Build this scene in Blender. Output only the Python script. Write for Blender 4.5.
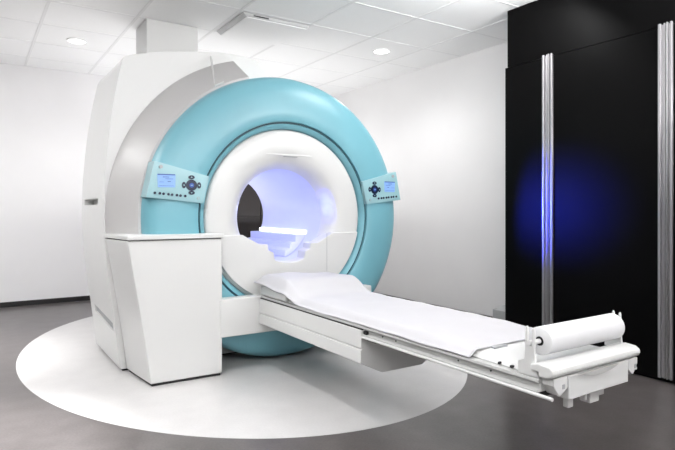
import bpy, bmesh, math, random
from mathutils import Vector
random.seed(4)
for o in list(bpy.data.objects): bpy.data.objects.remove(o)
S = bpy.context.scene
C = S.collection
PI = math.pi
# ------------------------------------------------------------------ camera
cam = bpy.data.cameras.new('camera'); co = bpy.data.objects.new('camera', cam); C.objects.link(co)
cam.sensor_width = 36; cam.lens = 554/675*36; cam.shift_y = -16.5/675; cam.clip_start = .02
co.location = (0, 0, 1.1); co.rotation_euler = (PI/2, 0, -math.radians(33.4))
S.camera = co
# ------------------------------------------------------------------ world, lights, exposure
w = bpy.data.worlds.new('world'); S.world = w; w.use_nodes = True
w.node_tree.nodes['Background'].inputs[0].default_value = (1, 1, 1, 1)
w.node_tree.nodes['Background'].inputs[1].default_value = .3
S.view_settings.view_transform = 'Standard'; S.view_settings.look = 'None'
S.view_settings.gamma = 1; S.view_settings.use_curve_mapping = False
S.view_settings.exposure = 0.0

def area(name, loc, size, power, rot=(0, 0, 0), col=(1, 1, 1)):
    l = bpy.data.lights.new(name, 'AREA'); l.shape = 'RECTANGLE'; l.size, l.size_y = size
    l.energy = power; l.color = col
    o = bpy.data.objects.new(name, l); C.objects.link(o); o.location = loc; o.rotation_euler = rot
    return o
area('ceiling_fill', (-.5, 1.2, 2.68), (1.4, 2.0), 24)  # area fills added for brightness; the ceiling has no such panels
area('ceiling_fill', (3.0, 2.7, 2.66), (.8, .5), 24, (.72, 0, -.45))
area('ceiling_fill', (-1.0, 4.6, 2.68), (.9, 1.8), 45)
# added uplights with no fitting, filling the ceiling from left, front, right and behind
area('fill_uplight', (-1.6, 3.0, 2.05), (.3, 7.0), 145, (PI, -.35, 0))
area('fill_uplight', (1.0, -1.2, 2.05), (4.5, .3), 145, (PI-.35, 0, 0))
area('fill_uplight', (3.1, .9, 2.05), (.8, .3), 50, (PI-.6, 0, 0))
area('fill_uplight', (2.4, 6.0, .9), (3.0, .7), 30, (PI, 0, 0))
def spot(loc, power, size=150, rad=.08, rot=(0, 0, 0), blend=1):
    l = bpy.data.lights.new('ceiling_spot', 'SPOT'); l.energy = power; l.spot_size = math.radians(size); l.spot_blend = blend
    l.shadow_soft_size = rad
    o = bpy.data.objects.new('ceiling_spot', l); C.objects.link(o); o.location = loc; o.rotation_euler = rot
spot((.84, 5.84, 2.69), 60); spot((3.51, 4.50, 2.69), 52)
spot((3.51, 6.3, 2.69), 40)  # added spot with no lamp fitting there, lifts the far right wall
spot((-.30, 2.8, 2.69), 1000, 58, .12, (0, .10, 0), .6); spot((-.5, 4.9, 2.69), 600, 60, .12)  # unseen spots put in for the pool of light on the left floor
spot((.75, 2.5, 2.69), 115, 95, .03, (0, -.25, 0))
def bore_point(loc, power, col, r=.05):
    l = bpy.data.lights.new('bore_lamp', 'POINT'); l.energy = power; l.color = col; l.shadow_soft_size = r
    o = bpy.data.objects.new('bore_lamp', l); C.objects.link(o); o.location = loc

# ------------------------------------------------------------------ materials
def mat(name, col, rough=.5, spec=.5, metal=0, emit=None, es=1, noise=0, nscale=40, coat=0, bump=0):
    m = bpy.data.materials.new(name); m.use_nodes = True
    nt = m.node_tree; b = nt.nodes['Principled BSDF']
    b.inputs['Base Color'].default_value = (*col, 1); b.inputs['Roughness'].default_value = rough
    b.inputs['Specular IOR Level'].default_value = spec; b.inputs['Metallic'].default_value = metal
    b.inputs['Coat Weight'].default_value = coat
    if emit: b.inputs['Emission Color'].default_value = (*emit, 1); b.inputs['Emission Strength'].default_value = es
    if noise or bump:
        tc = nt.nodes.new('ShaderNodeTexCoord'); n = nt.nodes.new('ShaderNodeTexNoise'); n.inputs['Scale'].default_value = nscale
        n.inputs['Detail'].default_value = 4
        nt.links.new(tc.outputs['Object'], n.inputs['Vector'])
        if noise:
            r = nt.nodes.new('ShaderNodeValToRGB')
            r.color_ramp.elements[0].position = .3; r.color_ramp.elements[1].position = .7
            r.color_ramp.elements[0].color = (*[max(0, c*(1-noise)) for c in col], 1)
            r.color_ramp.elements[1].color = (*[min(1, c*(1+noise)) for c in col], 1)
            nt.links.new(n.outputs['Fac'], r.inputs['Fac']); nt.links.new(r.outputs['Color'], b.inputs['Base Color'])
        if bump:
            bp = nt.nodes.new('ShaderNodeBump'); bp.inputs['Strength'].default_value = bump; bp.inputs['Distance'].default_value = .01
            nt.links.new(n.outputs['Fac'], bp.inputs['Height']); nt.links.new(bp.outputs['Normal'], b.inputs['Normal'])
    return m
M = dict(
    wall_dark=mat('unseen_wall_dark', (.05, .05, .052), .6, .3, noise=.02, nscale=3),
    wall=mat('wall_paint', (.84, .83, .83), .45, .4, noise=.01, nscale=3),
    ceil=mat('ceiling_tile', (.97, .97, .97), .8, .2, noise=.015, nscale=120),
    tbar=mat('ceiling_grid_bar', (.86, .86, .86), .5),
    plastic=mat('white_plastic', (.65, .65, .64), .32, .5, noise=.006, nscale=5),
    body=mat('housing_plastic', (.70, .70, .69), .4, .5, noise=.006, nscale=5),
    shroud=mat('grey_shroud', (.50, .49, .485), .35, .5, noise=.01, nscale=5),
    teal=mat('teal_plastic', (.17, .40, .47), .33, .5, noise=.02, nscale=4),
    teal_d=mat('teal_groove', (.01, .06, .08), .5),
    panel=mat('pale_teal_panel', (.29, .48, .52), .3, .5, noise=.01, nscale=9),
    screen=mat('lcd_screen', (.08, .16, .35), .2, .5, emit=(.38, .60, 1), es=.55, noise=.01),
    screen_ink=mat('lcd_ink', (.03, .08, .35), .4, noise=.01),
    navy=mat('navy_button', (.005, .012, .04), .3, noise=.01),
    grey=mat('grey_plastic', (.35, .36, .37), .4, noise=.02),
    dark=mat('dark_gap', (.012, .012, .013), .6, noise=.02),
    alu=mat('aluminium', (.42, .41, .42), .35, .5, metal=.85, noise=.02, nscale=30),
    rail=mat('painted_rail', (.44, .44, .43), .35, .5, noise=.02, nscale=9),
    black=mat('black_laminate', (.0012, .0011, .0012), .40, .075, noise=.02, nscale=9),
    brown=mat('dark_brown_cabinet', (.012, .008, .008), .4, noise=.1, nscale=9),
    sheet=mat('white_sheet', (.52, .512, .53), .75, .2, noise=.01, nscale=8, bump=.15),
    paper=mat('paper_roll', (.70, .70, .71), .7, .2, noise=.01, nscale=30),
    liner=mat('bore_liner', (.67, .70, .86), .45, .4, noise=.01, nscale=5),
    strip=mat('bore_rail_glow', (.9, .9, 1), .4, emit=(.80, .86, 1), es=4, noise=.01),  # emission stands in for light reflected by the bore rail
    lens=mat('lamp_lens', (1, 1, 1), .4, emit=(1, 1, 1), es=6, noise=.01),
    base=mat('black_baseboard', (.012, .011, .011), .4, noise=.03),
    slope=mat('vent_metal', (.6, .6, .6), .4, noise=.02),
)
# floor: speckled vinyl with a big pale disc laid into it
def floor_mat():
    m = bpy.data.materials.new('vinyl_floor'); m.use_nodes = True; nt = m.node_tree; N = nt.nodes; L = nt.links
    b = N['Principled BSDF']; tc = N.new('ShaderNodeTexCoord')
    mp = N.new('ShaderNodeVectorMath'); mp.operation = 'SUBTRACT'; mp.inputs[1].default_value = (1.83, 4.30, 0)
    L.new(tc.outputs['Object'], mp.inputs[0])
    mul = N.new('ShaderNodeVectorMath'); mul.operation = 'MULTIPLY'; mul.inputs[1].default_value = (2.09/1.58, 1, 0); L.new(mp.outputs[0], mul.inputs[0])
    ln = N.new('ShaderNodeVectorMath'); ln.operation = 'LENGTH'; L.new(mul.outputs[0], ln.inputs[0])
    lt = N.new('ShaderNodeMath'); lt.operation = 'LESS_THAN'; lt.inputs[1].default_value = 2.09; L.new(ln.outputs['Value'], lt.inputs[0])
    n = N.new('ShaderNodeTexNoise'); n.inputs['Scale'].default_value = 90; n.inputs['Detail'].default_value = 5; L.new(tc.outputs['Object'], n.inputs['Vector'])
    n2 = N.new('ShaderNodeTexNoise'); n2.inputs['Scale'].default_value = 7; n2.inputs['Detail'].default_value = 5; L.new(tc.outputs['Object'], n2.inputs['Vector'])
    ad = N.new('ShaderNodeMath'); ad.operation = 'ADD'; L.new(n.outputs['Fac'], ad.inputs[0]); L.new(n2.outputs['Fac'], ad.inputs[1])
    hf = N.new('ShaderNodeMath'); hf.operation = 'MULTIPLY'; hf.inputs[1].default_value = .5; L.new(ad.outputs[0], hf.inputs[0])
    r = N.new('ShaderNodeValToRGB'); r.color_ramp.elements[0].position = .35; r.color_ramp.elements[1].position = .65
    r.color_ramp.elements[0].color = (.062, .053, .052, 1); r.color_ramp.elements[1].color = (.108, .096, .094, 1); L.new(hf.outputs[0], r.inputs['Fac'])
    r2 = N.new('ShaderNodeValToRGB'); r2.color_ramp.elements[0].position = .35; r2.color_ramp.elements[1].position = .65
    r2.color_ramp.elements[0].color = (.52, .508, .503, 1); r2.color_ramp.elements[1].color = (.58, .567, .562, 1); L.new(hf.outputs[0], r2.inputs['Fac'])
    mx = N.new('ShaderNodeMixRGB'); L.new(lt.outputs[0], mx.inputs[0]); L.new(r.outputs[0], mx.inputs[1]); L.new(r2.outputs[0], mx.inputs[2])
    L.new(mx.outputs[0], b.inputs['Base Color']); b.inputs['Roughness'].default_value = .28; b.inputs['Specular IOR Level'].default_value = .8
    return m
M['floor'] = floor_mat()

# ------------------------------------------------------------------ helpers
def wloc(o):
    v = Vector((0, 0, 0))
    while o: v = v + Vector(o.location); o = o.parent
    return v
def obj(name, bm, m, parent=None, smooth=False, bevel=0, seg=2, loc=None, angle=35):
    """link a bmesh given in world coordinates as ONE mesh object"""
    off = wloc(parent) if parent else Vector((0, 0, 0))
    l = Vector(loc) if loc else Vector((0, 0, 0))
    bmesh.ops.recalc_face_normals(bm, faces=bm.faces)
    bmesh.ops.translate(bm, verts=bm.verts, vec=-(off + l))
    me = bpy.data.meshes.new(name); bm.to_mesh(me); bm.free()
    me.materials.append(M[m])
    o = bpy.data.objects.new(name, me); C.objects.link(o); o.location = l
    if parent: o.parent = parent
    if smooth or bevel:
        for p in me.polygons: p.use_smooth = True
        me.set_sharp_from_angle(angle=math.radians(angle))
    if bevel:
        md = o.modifiers.new('bevel', 'BEVEL'); md.width = bevel; md.segments = seg; md.limit_method = 'ANGLE'; md.angle_limit = math.radians(40)
        md.harden_normals = False
    return o
def thing(name, label, cat, loc=(0, 0, 0), group=None):
    o = bpy.data.objects.new(name, None); C.objects.link(o); o.location = loc; o.empty_display_size = .1
    o['label'] = label; o['category'] = cat
    if group: o['group'] = group
    return o
def tag(o, label, cat, group=None):
    o['label'] = label; o['category'] = cat
    if group: o['group'] = group
    return o
def struct(name, bm, m, **k):
    o = obj(name, bm, m, **k)
    if not o.parent: o['kind'] = 'structure'
    return o
def box(bm, x0, x1, y0, y1, z0, z1):
    v = [bm.verts.new((x, y, z)) for x in (x0, x1) for y in (y0, y1) for z in (z0, z1)]
    for f in ((0, 1, 3, 2), (4, 6, 7, 5), (0, 4, 5, 1), (2, 3, 7, 6), (0, 2, 6, 4), (1, 5, 7, 3)): bm.faces.new([v[i] for i in f])
    return bm
def B(*a): return box(bmesh.new(), *a)
def prism_y(pts, y0, y1, bm=None):
    """polygon of (x, z) extruded along y"""
    bm = bm or bmesh.new()
    a = [bm.verts.new((x, y0, z)) for x, z in pts]; b = [bm.verts.new((x, y1, z)) for x, z in pts]
    bm.faces.new(a); bm.faces.new(b[::-1]); n = len(pts)
    for i in range(n): bm.faces.new((a[i], b[i], b[(i+1) % n], a[(i+1) % n]))
    return bm
def prism_x(pts, x0, x1, bm=None):
    """polygon of (y, z) extruded along x"""
    bm = bm or bmesh.new()
    a = [bm.verts.new((x0, y, z)) for y, z in pts]; b = [bm.verts.new((x1, y, z)) for y, z in pts]
    bm.faces.new(a); bm.faces.new(b[::-1]); n = len(pts)
    for i in range(n): bm.faces.new((a[i], b[i], b[(i+1) % n], a[(i+1) % n]))
    return bm
def prism_z(pts, z0, z1, bm=None):
    bm = bm or bmesh.new()
    a = [bm.verts.new((x, y, z0)) for x, y in pts]; b = [bm.verts.new((x, y, z1)) for x, y in pts]
    bm.faces.new(a); bm.faces.new(b[::-1]); n = len(pts)
    for i in range(n): bm.faces.new((a[i], b[i], b[(i+1) % n], a[(i+1) % n]))
    return bm
def revolve(prof, cx, cz, a0=0, a1=360, n=128, bm=None, closed=True):
    """closed profile of (r, y) turned around the bore axis"""
    bm = bm or bmesh.new(); full = abs(a1-a0) >= 360
    rings = []
    for i in range(n if full else n+1):
        a = math.radians(a0+(a1-a0)*i/n)
        rings.append([bm.verts.new((cx+r*math.cos(a), y, cz+r*math.sin(a))) for r, y in prof])
    m = len(prof)
    for i in range(n):
        p, q = rings[i], rings[(i+1) % len(rings)]
        for j in range(m if closed else m-1):
            bm.faces.new((p[j], q[j], q[(j+1) % m], p[(j+1) % m]))
    if not full and closed: bm.faces.new(rings[0]); bm.faces.new(rings[-1][::-1])
    return bm
def tube(pts, r, bm=None, n=10, caps=True):
    bm = bm or bmesh.new(); pts = [Vector(p) for p in pts]; rs = []
    for i, p in enumerate(pts):
        d = ((pts[min(i+1, len(pts)-1)]-p).normalized() + (p-pts[max(i-1, 0)]).normalized()).normalized()
        u = d.orthogonal().normalized() if i == 0 else (u0 - d*u0.dot(d)).normalized(); u0 = u; v = d.cross(u)
        rr = r[i] if isinstance(r, (list, tuple)) else r
        rs.append([bm.verts.new(p+rr*(math.cos(2*PI*k/n)*u+math.sin(2*PI*k/n)*v)) for k in range(n)])
    for a, b in zip(rs, rs[1:]):
        for k in range(n): bm.faces.new((a[k], b[k], b[(k+1) % n], a[(k+1) % n]))
    if caps: bm.faces.new(rs[0][::-1]); bm.faces.new(rs[-1])
    return bm
def cut(o, cutters):
    """carve real holes: boolean, baked into the mesh"""
    for bm in cutters:
        bmesh.ops.recalc_face_normals(bm, faces=bm.faces)
        bmesh.ops.translate(bm, verts=bm.verts, vec=-wloc(o))
        me = bpy.data.meshes.new('cutter'); bm.to_mesh(me); bm.free(); me.materials.append(o.data.materials[0])
        c = bpy.data.objects.new('cutter', me); C.objects.link(c); c.location = wloc(o)
        md = o.modifiers.new('b', 'BOOLEAN'); md.operation = 'DIFFERENCE'; md.object = c; md.solver = 'EXACT'
        others = [m for m in o.modifiers if m.name != 'b']
        for m in others: m.show_viewport = False
        bpy.context.view_layer.update()
        dg = bpy.context.evaluated_depsgraph_get(); new = bpy.data.meshes.new_from_object(o.evaluated_get(dg))
        o.modifiers.remove(md); o.data = new
        for m in others: m.show_viewport = True
        bpy.data.objects.remove(c)
        for p in o.data.polygons: p.use_smooth = True
        o.data.set_sharp_from_angle(angle=math.radians(30))

# ------------------------------------------------------------------ the room
X0, X1, Y0, Y1, H = -1.9, 4.35, -1.5, 7.2, 2.72
struct('floor', B(X0-.1, X1+.1, Y0-.1, Y1+.1, -.1, 0), 'floor')
struct('wall_back', B(X0-.1, X1+.1, Y1, Y1+.1, 0, H+.1), 'wall')
struct('wall_right', B(X1, X1+.1, Y0, Y1, 0, H+.1), 'wall')
struct('wall_left', B(X0-.1, X0, Y0, Y1, 0, H+.1), 'wall_dark')  # unseen wall, made dark to keep the black cabinet's reflection dark
struct('wall_front', B(X0-.1, X1+.1, Y0-.1, Y0, 0, H+.1), 'wall')
struct('baseboard_back', B(X0, X1, Y1-.012, Y1, .0, .055), 'base')
struct('baseboard_right', B(X1-.012, X1, Y0, Y1-.012, 0, .018), 'base')
struct('baseboard_left', B(X0, X0+.012, Y0, Y1-.012, 0, .085), 'base')
# ceiling of lay-in tiles on a grid
GX, PX, GY, PY = .50, .665, 4.20, .64
VI = (1.85-.02, 4.20)
bm = bmesh.new()
xs = [GX+PX*i for i in range(-4, 7)]; ys = [GY+PY*i for i in range(-9, 5)]
cx_ = [X0]+[x for x in xs if X0 < x < X1]+[X1]; cy_ = [Y0]+[y for y in ys if Y0 < y < Y1]+[Y1]
for a, b in zip(cx_, cx_[1:]):
    for c, d in zip(cy_, cy_[1:]):
        box(bm, a+.006 if a > X0 else a, b-.006 if b < X1 else b, c+.006 if c > Y0 else c, d-.006 if d < Y1 else d, H, H+.03)
box(bm, X0-.1, X1+.1, Y0-.1, Y1+.1, H+.03, H+.12)
struct('ceiling', bm, 'ceil')
bm = bmesh.new()
for x in xs:
    if X0 < x < X1: box(bm, x-.012, x+.012, Y0, Y1, H-.003, H+.003)
for y in ys:
    if Y0 < y < Y1: box(bm, X0, X1, y-.009, y+.009, H-.0025, H+.0025)
struct('trim_1', bm, 'tbar')

# ceiling lights
for (x, y), lab in (((.84, 5.84), 'small round recessed ceiling light near the back wall, left of the duct'),
                    ((3.51, 4.50), 'small round recessed ceiling light between the air vent and the right wall')):
    t = thing('ceiling_light', lab, 'ceiling light', (x, y, H-.012), 'recessed ceiling lights')
    def ringz(r0, r1, z0, z1):
        bm = bmesh.new(); n = 32
        q = [[bm.verts.new((x+r*math.cos(2*PI*i/n), y+r*math.sin(2*PI*i/n), z)) for i in range(n)] for r, z in ((r0, z0), (r1, z0), (r1, z1), (r0, z1))]
        for j in range(4):
            for i in range(n): bm.faces.new((q[j][i], q[j][(i+1) % n], q[(j+1) % 4][(i+1) % n], q[(j+1) % 4][i]))
        return bm
    obj('trim_ring', ringz(.076, .088, H-.012, H-.001), 'ceil', t, smooth=True)
    obj('lens', prism_z([(x+.075*math.cos(2*PI*i/32), y+.075*math.sin(2*PI*i/32)) for i in range(32)], H-.008, H-.001), 'lens', t)
# air vent
vx0, vx1, vy0, vy1 = GX+2*PX+.02, GX+3*PX-.01, GY+.012, GY+PY-.012
t = thing('air_vent', 'square white ceiling air diffuser dropped below the tiles, to the right of the duct', 'air vent', ((vx0+vx1)/2, (vy0+vy1)/2, H))
bm = bmesh.new(); d = .032
a = [bm.verts.new(p) for p in ((vx0, vy0, H-.004), (vx1, vy0, H-.004), (vx1, vy1, H-.004), (vx0, vy1, H-.004))]
b = [bm.verts.new(p) for p in ((vx0+.04, vy0+.018, H-d), (vx1-.004, vy0+.018, H-d), (vx1-.004, vy1-.004, H-d), (vx0+.04, vy1-.004, H-d))]
bm.faces.new(a); bm.faces.new(b[::-1])
for i in range(4): bm.faces.new((a[i], b[i], b[(i+1) % 4], a[(i+1) % 4]))
obj('frame', bm, 'slope', t, bevel=.012, seg=3)
obj('face_plate', B(vx0+.045, vx1-.018, vy0+.022, vy1-.018, H-d-.008, H-d-.0005), 'ceil', t, bevel=.003)
obj('slot', B(vx0+.10, vx0+.24, vy0+.007, vy0+.02, H-.024, H-.012), 'dark', t)

# ------------------------------------------------------------------ the black cabinets on the right
KX = 3.65
t = thing('storage_cabinet', 'tall glossy black built-in cabinet wall with aluminium door edges', 'cabinet', (KX+.34, 1.7, 0))
obj('carcass', B(KX+.028, X1-.002, .1, 3.005, 0, 2.71), 'black', t)
obj('fascia', B(KX+.006, KX+.027, .1, 3.018, 2.255, 2.715), 'black', t)
for y0, y1, hy in ((2.63, 3.039, 2.628), (1.775, 2.626, 1.773), (.92, 1.771, None)):
    dr = obj('door', B(KX, KX+.026, y0+.002, y1-.002, .02, 2.25), 'black', t, bevel=.002)
    if hy:
        # extruded aluminium edge profile: a row of ridges
        yc = hy; pts = []
        bm = bmesh.new(); n = 4; W = .084
        box(bm, KX-.006, KX-.0005, yc-W/2, yc+W/2, .03, 2.262 if hy > 2 else 2.262)
        for dy, ww, pr in ((-.036, .012, .020), (-.014, .006, .026), (.006, .008, .016), (.034, .016, .022)):
            box(bm, KX-pr, KX-.0055, yc+dy-ww/2, yc+dy+ww/2, .03, 2.268)
        obj('handle_profile', bm, 'alu', dr, bevel=.002)
t2 = tag(obj('floor_box', prism_y([(4.17, 0), (4.335, 0), (4.335, .16), (4.17, .135)], 3.45, 3.62), 'grey', bevel=.004, loc=(4.25, 3.5, 0)),
         'small grey box on the floor at the right wall, beside the black cabinet', 'box')
M['floor_box_plastic'] = mat('floor_box_plastic', (.45, .46, .46), .5, noise=.02); t2.data.materials[0] = M['floor_box_plastic']
# dark cupboard behind the scanner, seen through the tunnel
t = thing('cupboard', 'dark brown cupboard against the back wall, seen through the scanner tunnel', 'cupboard', (3.4, 7.0, 0))
obj('body', B(2.75, 4.1, 6.74, 7.18, 0, 1.75), 'brown', t, bevel=.004)
for k in range(3):
    d = obj('door', B(2.76+k*.447, 3.2+k*.447, 6.715, 6.739, .06, .98), 'brown', t, bevel=.003)
    obj('door', B(2.76+k*.447, 3.2+k*.447, 6.715, 6.739, 1.0, 1.74), 'brown', t, bevel=.003)
obj('shelf_edge', B(2.75, 4.1, 6.70, 6.714, .982, .998), 'brown', t)

# ------------------------------------------------------------------ the scanner
CX, CZ = 1.945, 1.04
G = thing('mri_scanner', 'white magnetic resonance scanner with a wide teal ring around its blue-lit tunnel', 'medical scanner', (CX, 4.35, 0))
def circ(r, a0, a1, n): return [(CX+r*math.cos(math.radians(a0+(a1-a0)*i/n)), CZ+r*math.sin(math.radians(a0+(a1-a0)*i/n))) for i in range(n+1)]
def lerp_pts(P, n=4):
    out = []
    for i in range(len(P)-1):   # Catmull-Rom through the points
        p0 = P[max(i-1, 0)]; p1 = P[i]; p2 = P[i+1]; p3 = P[min(i+2, len(P)-1)]
        for k in range(n):
            s = k/n
            out.append(tuple(.5*(2*p1[j]+(p2[j]-p0[j])*s+(2*p0[j]-5*p1[j]+4*p2[j]-p3[j])*s*s+(-p0[j]+3*p1[j]-3*p2[j]+p3[j])*s**3) for j in (0, 1)))
    return out+[P[-1]]
left = lerp_pts([(.835, .016), (.80, .3), (.750, .7), (.728, 1.1), (.75, 1.5), (.795, 1.85), (.845, 2.10)], 5)
top = lerp_pts([(.862, 2.13), (.955, 2.163), (1.2, 2.215), (1.45, 2.25), (1.64, 2.262), (1.88, 2.225), (1.98, 2.06)], 3)
right = circ(1.035, 86, -55, 40)
prof = left+top+right+[(2.50, .016)]
body = obj('body_housing', prism_y(prof, 3.92, 4.80), 'body', G, bevel=.02, seg=3)
hole = lambda r, y0, y1: prism_y([(CX+r*math.cos(2*PI*i/96), CZ+r*math.sin(2*PI*i/96)) for i in range(96)], y0, y1)
cut(body, [hole(.39, 3.5, 5.0), hole(.52, 4.772, 5.0), B(.60, .80, 4.14, 4.69, 1.125, 1.170),
           prism_x([(3.99, .262), (3.99, .32), (4.63, .36), (4.63, .302)], .5, .838)])
obj('rear_housing', revolve([(.52, 4.80), (.95, 4.80), (.97, 4.84), (.97, 5.12), (.93, 5.2), (.70, 5.22), (.64, 5.10), (.57, 4.95)], CX, CZ), 'body', G, smooth=True)
obj('rear_pedestal', B(1.35, 2.54, 4.80, 5.15, .0, .4), 'body', G, bevel=.02)
obj('turret', B(1.20, 1.72, 4.80, 5.18, 1.85, 2.22), 'body', G, bevel=.01)
obj('vent_grille', prism_x([(3.995, .266), (3.995, .316), (4.625, .356), (4.625, .306)], .812, .837), 'grey', body)
obj('plinth', prism_z([(.85, 3.935), (2.47, 3.935), (2.47, 4.68), (.85, 4.68)], 0, .0155), 'dark', G)
# grey flared band between housing and teal ring
obj('shroud', revolve([(1.022, 3.70), (1.05, 3.705), (1.206, 3.895), (1.210, 3.919), (.85, 3.919), (.85, 3.74)], CX, CZ, 105, 232, 90), 'shroud', G, smooth=True, angle=40)
# teal ring
RP = [(.640, 3.66), (.643, 3.615), (.653, 3.595), (.678, 3.584), (.681, 3.60), (.681, 3.625), (.692, 3.625), (.692, 3.60), (.695, 3.574), (.715, 3.566),
      (.78, 3.563), (.85, 3.567), (.91, 3.574), (.96, 3.586), (.995, 3.606), (1.018, 3.632), (1.031, 3.67), (1.034, 3.72), (1.034, 3.915), (.640, 3.915)]
ring = obj('ring', revolve(RP, CX, CZ, n=160), 'teal', G, smooth=True, angle=45)
ring['label'] = 'glossy teal ring'
obj('groove', revolve([(.681, 3.592), (.6925, 3.592), (.6925, 3.63), (.681, 3.63)], CX, CZ, n=160), 'teal_d', ring)
def ring_y(x, z):
    r = math.hypot(x-CX, z-CZ)
    for (r0, y0), (r1, y1) in zip(RP[8:], RP[9:18]):
        if r0 <= r <= r1: return y0+(y1-y0)*(r-r0)/(r1-r0+1e-9)
    return 3.572 if r < .7 else 3.70
# white disc with the tunnel flare
disc = obj('front_cover', revolve([(.6395, 3.70), (.6395, 3.625), (.628, 3.608), (.60, 3.600), (.50, 3.598), (.455, 3.604), (.42, 3.620), (.392, 3.65), (.370, 3.69), (.358, 3.73), (.40, 3.73), (.41, 3.70)], CX, CZ, n=128), 'plastic', G, smooth=True, angle=50)
# lower half, the docking panel
def seg_panel(y0, y1):
    ro, ri, zt = .622, .383, -.125
    a = [(CX+ro*math.cos(t_), CZ+ro*math.sin(t_)) for t_ in [math.asin(zt/ro)-(PI+2*math.asin(zt/ro))*k/48 for k in range(49)]]
    # inner notched edge, from left to right
    inn = [(-.37, -.125), (-.34, -.143), (-.24, -.195), (-.178, -.197), (-.172, -.240), (-.13, -.256), (-.125, -.29)]
    arc = [(.333*math.sin(t_), -.333*math.cos(t_)) for t_ in [(-.36+.72*k/12) for k in range(13)]]
    p = inn+arc+[(-x, z) for x, z in inn[::-1]]
    return prism_y(a+[(CX+x, CZ+z) for x, z in p], y0, y1)
dock = obj('docking_panel', seg_panel(3.582, 3.70), 'plastic', G, bevel=.006)
obj('seam', B(CX+.318, CX+.3205, 3.5805, 3.5822, CZ-.42, CZ-.13), 'grey', dock)
obj('sensor_slot', B(1.90, 2.015, 3.5945, 3.60, 1.478, 1.485), 'grey', disc, bevel=.002)
obj('visor', prism_x([(3.60, 1.488), (3.5975, 1.489), (3.598, 1.494), (3.60, 1.50)], 1.76, 2.14), 'plastic', disc)
# tunnel
liner = obj('tunnel', revolve([(.358, 3.731), (.352, 3.76), (.352, 4.76), (.357, 4.775), (.385, 4.775), (.385, 3.731)], CX, CZ, n=96), 'liner', G, smooth=True, angle=50)
for s in (-1, 1):
    P = [(.325, -.150), (.222, -.150), (.222, -.208), (.178, -.213), (.172, -.258), (.13, -.274), (.125, -.325)]
    th0, th1 = math.atan2(-.325, .125), math.atan2(-.150, .325)
    P += [(.3515*math.cos(th0+(th1-th0)*k/8), .3515*math.sin(th0+(th1-th0)*k/8)) for k in range(1, 8)]
    obj('table_track', prism_y([(CX+s*x, CZ+z) for x, z in P], 3.90, 4.765), 'liner', G, bevel=.004)
    ls = obj('glowing_rail', prism_y([(CX+s*.318, CZ-.149), (CX+s*.314, CZ-.123), (CX+s*.326, CZ-.118), (CX+s*.326, CZ-.149)], 3.905, 4.765), 'strip', G)  # rail edge made to glow in place of its bright reflection
for y in (3.95, 4.25, 4.55):
    bore_point((CX-.22, y, CZ+.06), 1.3, (.36, .38, 1.0), .04)
bl = bpy.data.lights.new('cabinet_glow_spot', 'SPOT'); bl.energy = 420; bl.color = (.03, .05, 1); bl.spot_size = math.radians(25); bl.spot_blend = 1; bl.shadow_soft_size = .03  # added blue spot, aimed out at the black cabinet for its blue glow
bo = bpy.data.objects.new('cabinet_glow_spot', bl); C.objects.link(bo); bo.location = (1.66, 4.0, 1.12)
bo.rotation_euler = (Vector((3.65, 2.62, 1.12))-Vector(bo.location)).to_track_quat('-Z', 'Y').to_euler()
# beam across the foot of the scanner, just proud of the ring
obj('base_beam', B(1.36, 2.60, 3.46, 3.552, .248, .50), 'plastic', G, bevel=.006)
obj('beam_bracket', B(1.45, 2.45, 3.552, 3.60, .30, .46), 'plastic', G)
# bent rod on the top of the band
obj('bracket_rod', tube([(1.454, 3.885, 2.21), (1.408, 3.68, 1.953), (1.472, 3.68, 1.985)], .0075), 'plastic', G, smooth=True)

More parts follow.
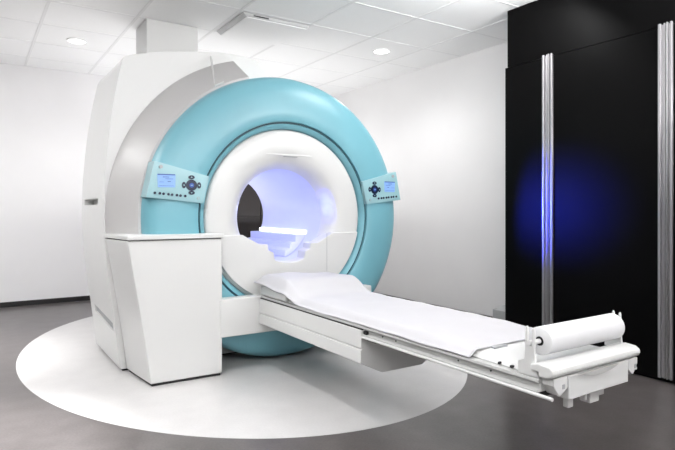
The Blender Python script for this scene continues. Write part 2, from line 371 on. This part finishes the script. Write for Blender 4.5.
# control panels on the ring
def control_panel(mirror):
    Mx = (lambda x: 2*CX-x) if mirror else (lambda x: x)
    Q = [(.962, 1.403), (1.318, 1.313), (1.275, 1.135), (.912, 1.172)]      # corners: top outer, top inner, bottom inner, bottom outer
    def uv(u, v):
        tx = Q[0][0]+(Q[1][0]-Q[0][0])*u, Q[0][1]+(Q[1][1]-Q[0][1])*u
        bx = Q[3][0]+(Q[2][0]-Q[3][0])*u, Q[3][1]+(Q[2][1]-Q[3][1])*u
        return tx[0]+(bx[0]-tx[0])*v, tx[1]+(bx[1]-tx[1])*v
    def S3(x, z, h): return (Mx(x), 3.556+(math.hypot(x-CX, z-CZ)-.7)*.05-h, z)
    bm = bmesh.new(); nu, nv = 24, 8; f, b = {}, {}
    for i in range(nu+1):
        for j in range(nv+1):
            x, z = uv(i/nu, j/nv); e = .0 if i in (0, nu) or j in (0, nv) else .003
            f[i, j] = bm.verts.new(S3(x, z, .010+e)); b[i, j] = bm.verts.new((Mx(x), ring_y(x, z)+.004, z))
    for i in range(nu):
        for j in range(nv):
            bm.faces.new((f[i, j], f[i+1, j], f[i+1, j+1], f[i, j+1])); bm.faces.new((b[i, j], b[i, j+1], b[i+1, j+1], b[i+1, j]))
    for i in range(nu):
        for j in (0, nv): bm.faces.new((f[i, j], f[i+1, j], b[i+1, j], b[i, j]))
    for j in range(nv):
        for i in (0, nu): bm.faces.new((f[i, j], f[i, j+1], b[i, j+1], b[i, j]))
    P = obj('control_panel', bm, 'panel', G, smooth=True)
    P['label'] = 'pale panel with display and navy buttons, %s side of the ring' % ('right' if mirror else 'left')
    def pad(name, pts, m, h0=.008, h1=.017, n=None):
        bm = bmesh.new()
        a = [bm.verts.new(S3(x, z, h1)) for x, z in pts]; c = [bm.verts.new(S3(x, z, h0)) for x, z in pts]
        bm.faces.new(a); bm.faces.new(c[::-1]); k = len(pts)
        for i in range(k): bm.faces.new((a[i], c[i], c[(i+1) % k], a[(i+1) % k]))
        return obj(name, bm, m, P, smooth=True)
    def disc(x, z, r, n=20, rx=None): return [(x+(rx or r)*math.cos(2*PI*i/n), z+r*math.sin(2*PI*i/n)) for i in range(n)]
    def rect(x0, x1, z0, z1): return [(x0, z0), (x1, z0), (x1, z1), (x0, z1)]
    sc = pad('screen', [(.982, 1.235), (.978, 1.320), (1.092, 1.320), (1.090, 1.236)], 'screen', h1=.016)
    def ink(x0, x1, z0, z1):
        bm = bmesh.new()
        v = [bm.verts.new(S3(x, z, .0175)) for x, z in rect(x0, x1, z0, z1)]+[bm.verts.new(S3(x, z, .0155)) for x, z in rect(x0, x1, z0, z1)]
        bm.faces.new(v[:4]); bm.faces.new(v[4:][::-1])
        for i in range(4): bm.faces.new((v[i], v[4+i], v[4+(i+1) % 4], v[(i+1) % 4]))
        return bm
    bars = [(.980, 1.090, 1.313, 1.320), (1.012, 1.052, 1.299, 1.303), (1.028, 1.078, 1.288, 1.291), (1.042, 1.062, 1.270, 1.274), (.990, 1.020, 1.268, 1.270), (.990, 1.082, 1.244, 1.246)]
    bm = bmesh.new()
    for q in bars:
        e = ink(*[q[0], q[1], q[2], q[3]] if not mirror else [q[0], q[1], q[2], q[3]]); me = bpy.data.meshes.new('x'); e.to_mesh(me); e.free(); bm.from_mesh(me); bpy.data.meshes.remove(me)
    obj('screen_text', bm, 'screen_ink', sc)
    cx, cz = 1.196, 1.252
    pad('key_ring', disc(cx, cz, .037), 'navy')
    pad('enter_key', disc(cx, cz, .015), 'screen_ink', .017, .019)
    pad('enter_mark', rect(cx-.007, cx+.007, cz-.002, cz+.002), 'panel', .0185, .0195)
    for dx, dz in ((0, .052), (0, -.049), (.050, 0), (-.050, 0)):
        pts = disc(cx+dx, cz+dz, .013 if dx == 0 else .021, 14, .021 if dx == 0 else .013)
        kx = pad('arrow_key', pts, 'navy')
        s = .006
        if dx: tri = [(cx+dx+math.copysign(s, dx), cz), (cx+dx-math.copysign(s*.5, dx), cz+s), (cx+dx-math.copysign(s*.5, dx), cz-s)]
        else: tri = [(cx, cz+dz+math.copysign(s, dz)), (cx+s, cz+dz-math.copysign(s*.5, dz)), (cx-s, cz+dz-math.copysign(s*.5, dz))]
        bm = bmesh.new(); bm.faces.new([bm.verts.new(S3(x, z, .0178)) for x, z in tri]); g = bmesh.ops.extrude_face_region(bm, geom=bm.faces[:])
        bmesh.ops.translate(bm, vec=(0, .001, 0), verts=[v for v in g['geom'] if isinstance(v, bmesh.types.BMVert)])
        obj('arrow_mark', bm, 'panel', kx)
    for k in range(8):
        x = .963+k*.0268+(.004 if k % 2 else 0); z = 1.199-(k*.0026)
        pad('button', disc(x, z, .0085), 'navy')
    pad('knob', disc(1.000, 1.366, .012), 'grey', h1=.022)
    pad('power_button', disc(1.240, 1.168, .009), 'grey'); pad('power_cap', disc(1.240, 1.168, .006), 'panel', .017, .0185)
control_panel(False); control_panel(True)

# ventilation duct from scanner to ceiling
tag(obj('duct', B(1.234, 1.683, 4.815, 5.175, 2.221, H-.004), 'body', bevel=.004, loc=(1.45, 5.0, 0)),
    'square light grey duct rising from the scanner to the ceiling', 'duct')

# ------------------------------------------------------------------ equipment cabinet left of the tunnel
bm = bmesh.new(); prev = None
for k in range(13):
    t_ = k/12; q = t_**1.1; z = .016+(.902-.016)*t_
    xf = .917+(.778-.917)*q; xb = .872+(.737-.872)*q
    ringv = [bm.verts.new((x, y, z)) for x, y in ((xf, 3.478), (1.377, 3.468), (1.377, 3.545), (1.30, 3.60), (1.20, 3.90), (xb, 3.912), (xb+(xf-xb)*.45, 3.70))]
    if prev:
        for i in range(7): bm.faces.new((prev[i], ringv[i], ringv[(i+1) % 7], prev[(i+1) % 7]))
    else: bm.faces.new(ringv)
    prev = ringv
bm.faces.new(prev[::-1])
E_ = obj('side_console', bm, 'plastic', G, bevel=.008, seg=3)
obj('console_top', prism_z([(.776, 3.462), (1.385, 3.455), (1.385, 3.548), (1.30, 3.553), (1.30, 3.6), (1.0, 3.70), (.93, 3.74), (.86, 3.85), (.86, 3.915), (.725, 3.915), (.755, 3.66)], .908, .935), 'plastic', E_, bevel=.005, seg=3)
obj('shadow_gap', prism_z([(.79, 3.486), (1.37, 3.476), (1.37, 3.53), (.90, 3.6), (.76, 3.9), (.745, 3.9), (.77, 3.68)], .9015, .9085), 'dark', E_)
obj('plinth', prism_z([(.928, 3.490), (1.368, 3.480), (1.36, 3.8), (.885, 3.9)], 0, .0165), 'dark', E_)
obj('badge', B(.79, .812, 3.70, 3.73, .70, .712), 'body', E_)

# ------------------------------------------------------------------ patient table
T = thing('patient_table', 'long white patient table reaching out of the scanner on a cantilever beam', 'patient table', (CX, 2.4, .25))
TX0, TX1, TY0, TY1 = 1.65, 2.24, 1.20, 3.455
beam = obj('support_beam', prism_y([(TX0+.02, .4835), (TX0-.010, .4835), (TX0-.010, .392), (TX0-.003, .389), (TX0-.003, .385), (TX0-.012, .382), (TX0-.012, .317), (1.775, .25), (2.05, .25), (2.17, .317), (2.17, .455), (TX0+.02, .455)], 2.27, 3.4595), 'plastic', T, bevel=.003)
def side_rail(s):
    P = [(0, .503), (-.003, .492), (.012, .487), (.012, .468), (-.004, .465), (-.008, .460), (-.004, .456), (.05, .456), (.05, .503)]
    return prism_y([((TX0+x) if s < 0 else (TX1-x), z) for x, z in P], TY0+.03, TY1)
for s in (-1, 1):
    r = obj('side_rail', side_rail(s), 'rail', T, bevel=.0015)
    for y in (1.45, 1.62, 2.02, 2.12, 2.37):
        xx = TX0+.0105 if s < 0 else TX1-.0105
        bm = prism_x([(y+.0035*math.cos(2*PI*i/10), .478+.0035*math.sin(2*PI*i/10)) for i in range(10)], xx-.002, xx+.002)
        obj('screw', bm, 'dark', r)
    obj('guide_rod', tube([(TX0-.010 if s < 0 else TX1+.010, TY0-.035 if s < 0 else TY0+.01, .452), (TX0-.010 if s < 0 else TX1+.010, 2.26, .452)], .0065), 'plastic', T, smooth=True)
obj('tabletop', B(TX0+.05, TX1-.05, TY0+.03, TY1, .458, .500), 'plastic', T, bevel=.002)
obj('shadow_gap', B(TX0-.004, TX0+.004, 2.27, TY1, .4838, .4895), 'dark', T)
obj('mattress', prism_y([(TX0+.022, .5035), (TX0+.022, .508), (TX0+.06, .533), (TX1-.06, .533), (TX1-.022, .508), (TX1-.022, .5035)], 1.73, 3.10), 'plastic', T, bevel=.006)
obj('headrest', prism_y([(TX0+.008, .504), (TX0+.012, .57), (TX0+.06, .600), (TX1-.06, .600), (TX1-.012, .57), (TX1-.008, .504)], 3.11, TY1+.03), 'plastic', T, bevel=.01)
# carriage block
obj('latch', B(TX0-.002, TX0+.03, 2.235, 2.262, .452, .482), 'dark', T)
obj('latch', B(TX0+.02, TX0+.06, 2.19, 2.262, .430, .452), 'dark', T)
# foot end
obj('foot_plate', prism_y([(TX0+.03, .5035), (TX0+.045, .520), (TX0+.09, .528), (TX1-.09, .528), (TX1-.045, .520), (TX1-.03, .5035)], 1.235, 1.61), 'plastic', T, bevel=.004)
obj('latch', B(TX0+.022, TX0+.036, 1.36, 1.370, .508, .516), 'dark', T)
obj('latch', B(TX0+.022, TX0+.036, 1.42, 1.427, .508, .516), 'dark', T)
obj('foot_slot', B(TX0+.125, TX0+.205, 1.53, 1.548, .528, .534), 'grey', T)
obj('foot_slot', B(TX0+.03, TX0+.07, 1.635, 1.65, .524, .532), 'dark', T)
obj('end_bolster', prism_x([(1.262, .5285), (1.262, .552), (1.225, .560), (1.185, .556), (1.170, .545), (1.166, .532), (1.174, .520), (1.195, .5125), (1.228, .512), (1.2285, .5285)], 1.648, 2.205), 'plastic', T, bevel=.006, seg=3)
ec = obj('end_cover', prism_z([(1.752, 1.178), (2.135, 1.178), (2.135, 1.2285), (1.752, 1.2285)], .425, .5115), 'plastic', T, bevel=.004)
# smiling lip under the bolster
bm = bmesh.new(); nn = 24; top_, bot_ = [], []
for i in range(nn+1):
    u = -1+2*i/nn; x = 1.925+u*.125; dz = .020*(1-u*u)
    top_.append((x, .5115)); bot_.append((x, .511-dz))
lip = prism_y(top_+bot_[::-1], 1.168, 1.1775)
obj('grip_lip', lip, 'rail', ec)
for s, x0, x1 in ((-1, 1.668, 1.748), (1, 2.139, 2.205)):
    xo, xi = (x0, x1) if s < 0 else (x1, x0)
    b = obj('corner_bracket', prism_y([(xo, .5115), (xi, .5115), (xi, .470), (xo+(-s)*.040, .448), (xo+(-s)*.028, .450), (xo, .488)], 1.180, 1.2285), 'plastic', T, bevel=.003)
    obj('bolt', B((x0+x1)/2+.008, (x0+x1)/2+.022, 1.1785, 1.1805, .470, .486), 'grey', b)
for x0, x1, y0, y1, z0 in ((1.788, 1.818, 1.205, 1.228, .382), (1.905, 1.92, 1.215, 1.228, .385), (1.97, 2.03, 1.235, 1.28, .355), (2.045, 2.09, 1.25, 1.30, .366)):
    obj('foot_block', B(x0, x1, y0, y1, z0, .4575 if y0 > 1.232 else .4248), 'plastic', T, bevel=.003)
obj('under_tray', B(1.70, 2.16, 1.232, 1.9, .436, .4555), 'dark', T)
# roll holder forks
ry, rz, rr = 1.272, .620, .051
for s, x in ((-1, 1.664), (1, 2.216)):
    yy = ry
    P = [(yy-.035, .5288), (yy-.024, .545), (yy-.019, .59), (yy-.018, .668), (yy-.014, .676), (yy-.0095, .668), (yy-.0095, .612), (yy+.0095, .612), (yy+.0095, .672), (yy+.014, .680),
         (yy+.018, .672), (yy+.020, .60), (yy+.024, .56), (yy+.05, .548), (yy+.05, .5288)]
    if s < 0: P = [(y, z if z > .53 else .5045) for y, z in P]
    obj('roll_holder', prism_x(P, x-.005, x+.005), 'plastic', T, bevel=.0015)

# ------------------------------------------------------------------ paper roll in the forks
R_ = thing('paper_roll', 'thick roll of white couch paper across the foot end of the table', 'paper roll', (1.965, 1.262, .632))
bm = bmesh.new(); n = 48
def ringx(x, r): return [bm.verts.new((x, ry+r*math.cos(2*PI*i/n), rz+r*math.sin(2*PI*i/n))) for i in range(n)]
rings = [ringx(1.715, .017), ringx(1.715, rr-.004), ringx(1.718, rr), ringx(2.187, rr), ringx(2.190, rr-.004), ringx(2.190, .017)]
for a, b in zip(rings, rings[1:]+rings[:1]):
    for i in range(n): bm.faces.new((a[i], b[i], b[(i+1) % n], a[(i+1) % n]))
obj('paper', bm, 'paper', R_, smooth=True, angle=50)
obj('core', tube([(1.7145, ry, rz), (2.1905, ry, rz)], .0166, n=24), 'dark', R_, smooth=True)
obj('spindle', tube([(1.655, ry, rz+.0015), (1.69, ry, rz+.001), (1.7135, ry, rz)], .009, n=16), 'plastic', R_, smooth=True)
obj('spindle', tube([(2.1915, ry, rz), (2.225, ry, rz+.0015)], .009, n=16), 'plastic', R_, smooth=True)

# ------------------------------------------------------------------ sheet
def sm(a, b, x): t = max(0, min(1, (x-a)/(b-a))); return t*t*(3-2*t)
bm = bmesh.new(); nx, ny = 60, 150; V = {}
for i in range(nx+1):
    for j in range(ny+1):
        u, v = i/nx, j/ny
        y = 1.55+v*(3.50-1.55)
        pil = sm(2.93, 3.16, y)
        x = 1.648+u*.594
        e = min(x-1.648, 2.242-x)
        edge = (1-sm(0, .05, e))
        z = .545-.0390*edge
        hp = .092*pil
        near = (.88*sm(2.90, 3.13, y)+.5*sm(3.13, 3.5, y)) if x < CX else pil
        z += hp*(1-edge) + edge*(.062*near)
        z += .012*pil*math.sin(x*9+1)*math.sin(y*7)*(1-edge)
        z += .0018*math.sin(y*11+x*6)*math.sin(x*17+y*3)+.0012*math.sin(y*31+math.sin(x*9)*2)*(1-edge)
        z -= .012*sm(3.44, 3.50, y)*(1-edge)+(.0135)*(1-sm(1.52, 1.86, y))*(1-edge)
        if x < 1.66: z += .0012*math.sin(y*23)
        x -= .02*edge*near if x < CX else 0
        x += .006*edge*math.sin(y*6.1)*(1 if x < CX else -1)*(.3+pil*.0)
        V[i, j] = bm.verts.new((x, y, z))
for i in range(nx):
    for j in range(ny): bm.faces.new((V[i, j], V[i+1, j], V[i+1, j+1], V[i, j+1]))
sh = obj('bed_sheet', bm, 'sheet', smooth=True, angle=180, loc=(CX, 2.5, .5))
md = sh.modifiers.new('thickness', 'SOLIDIFY'); md.thickness = .005; md.offset = 1
tag(sh, 'thin white sheet spread over the table mattress and raised head pillow', 'sheet')
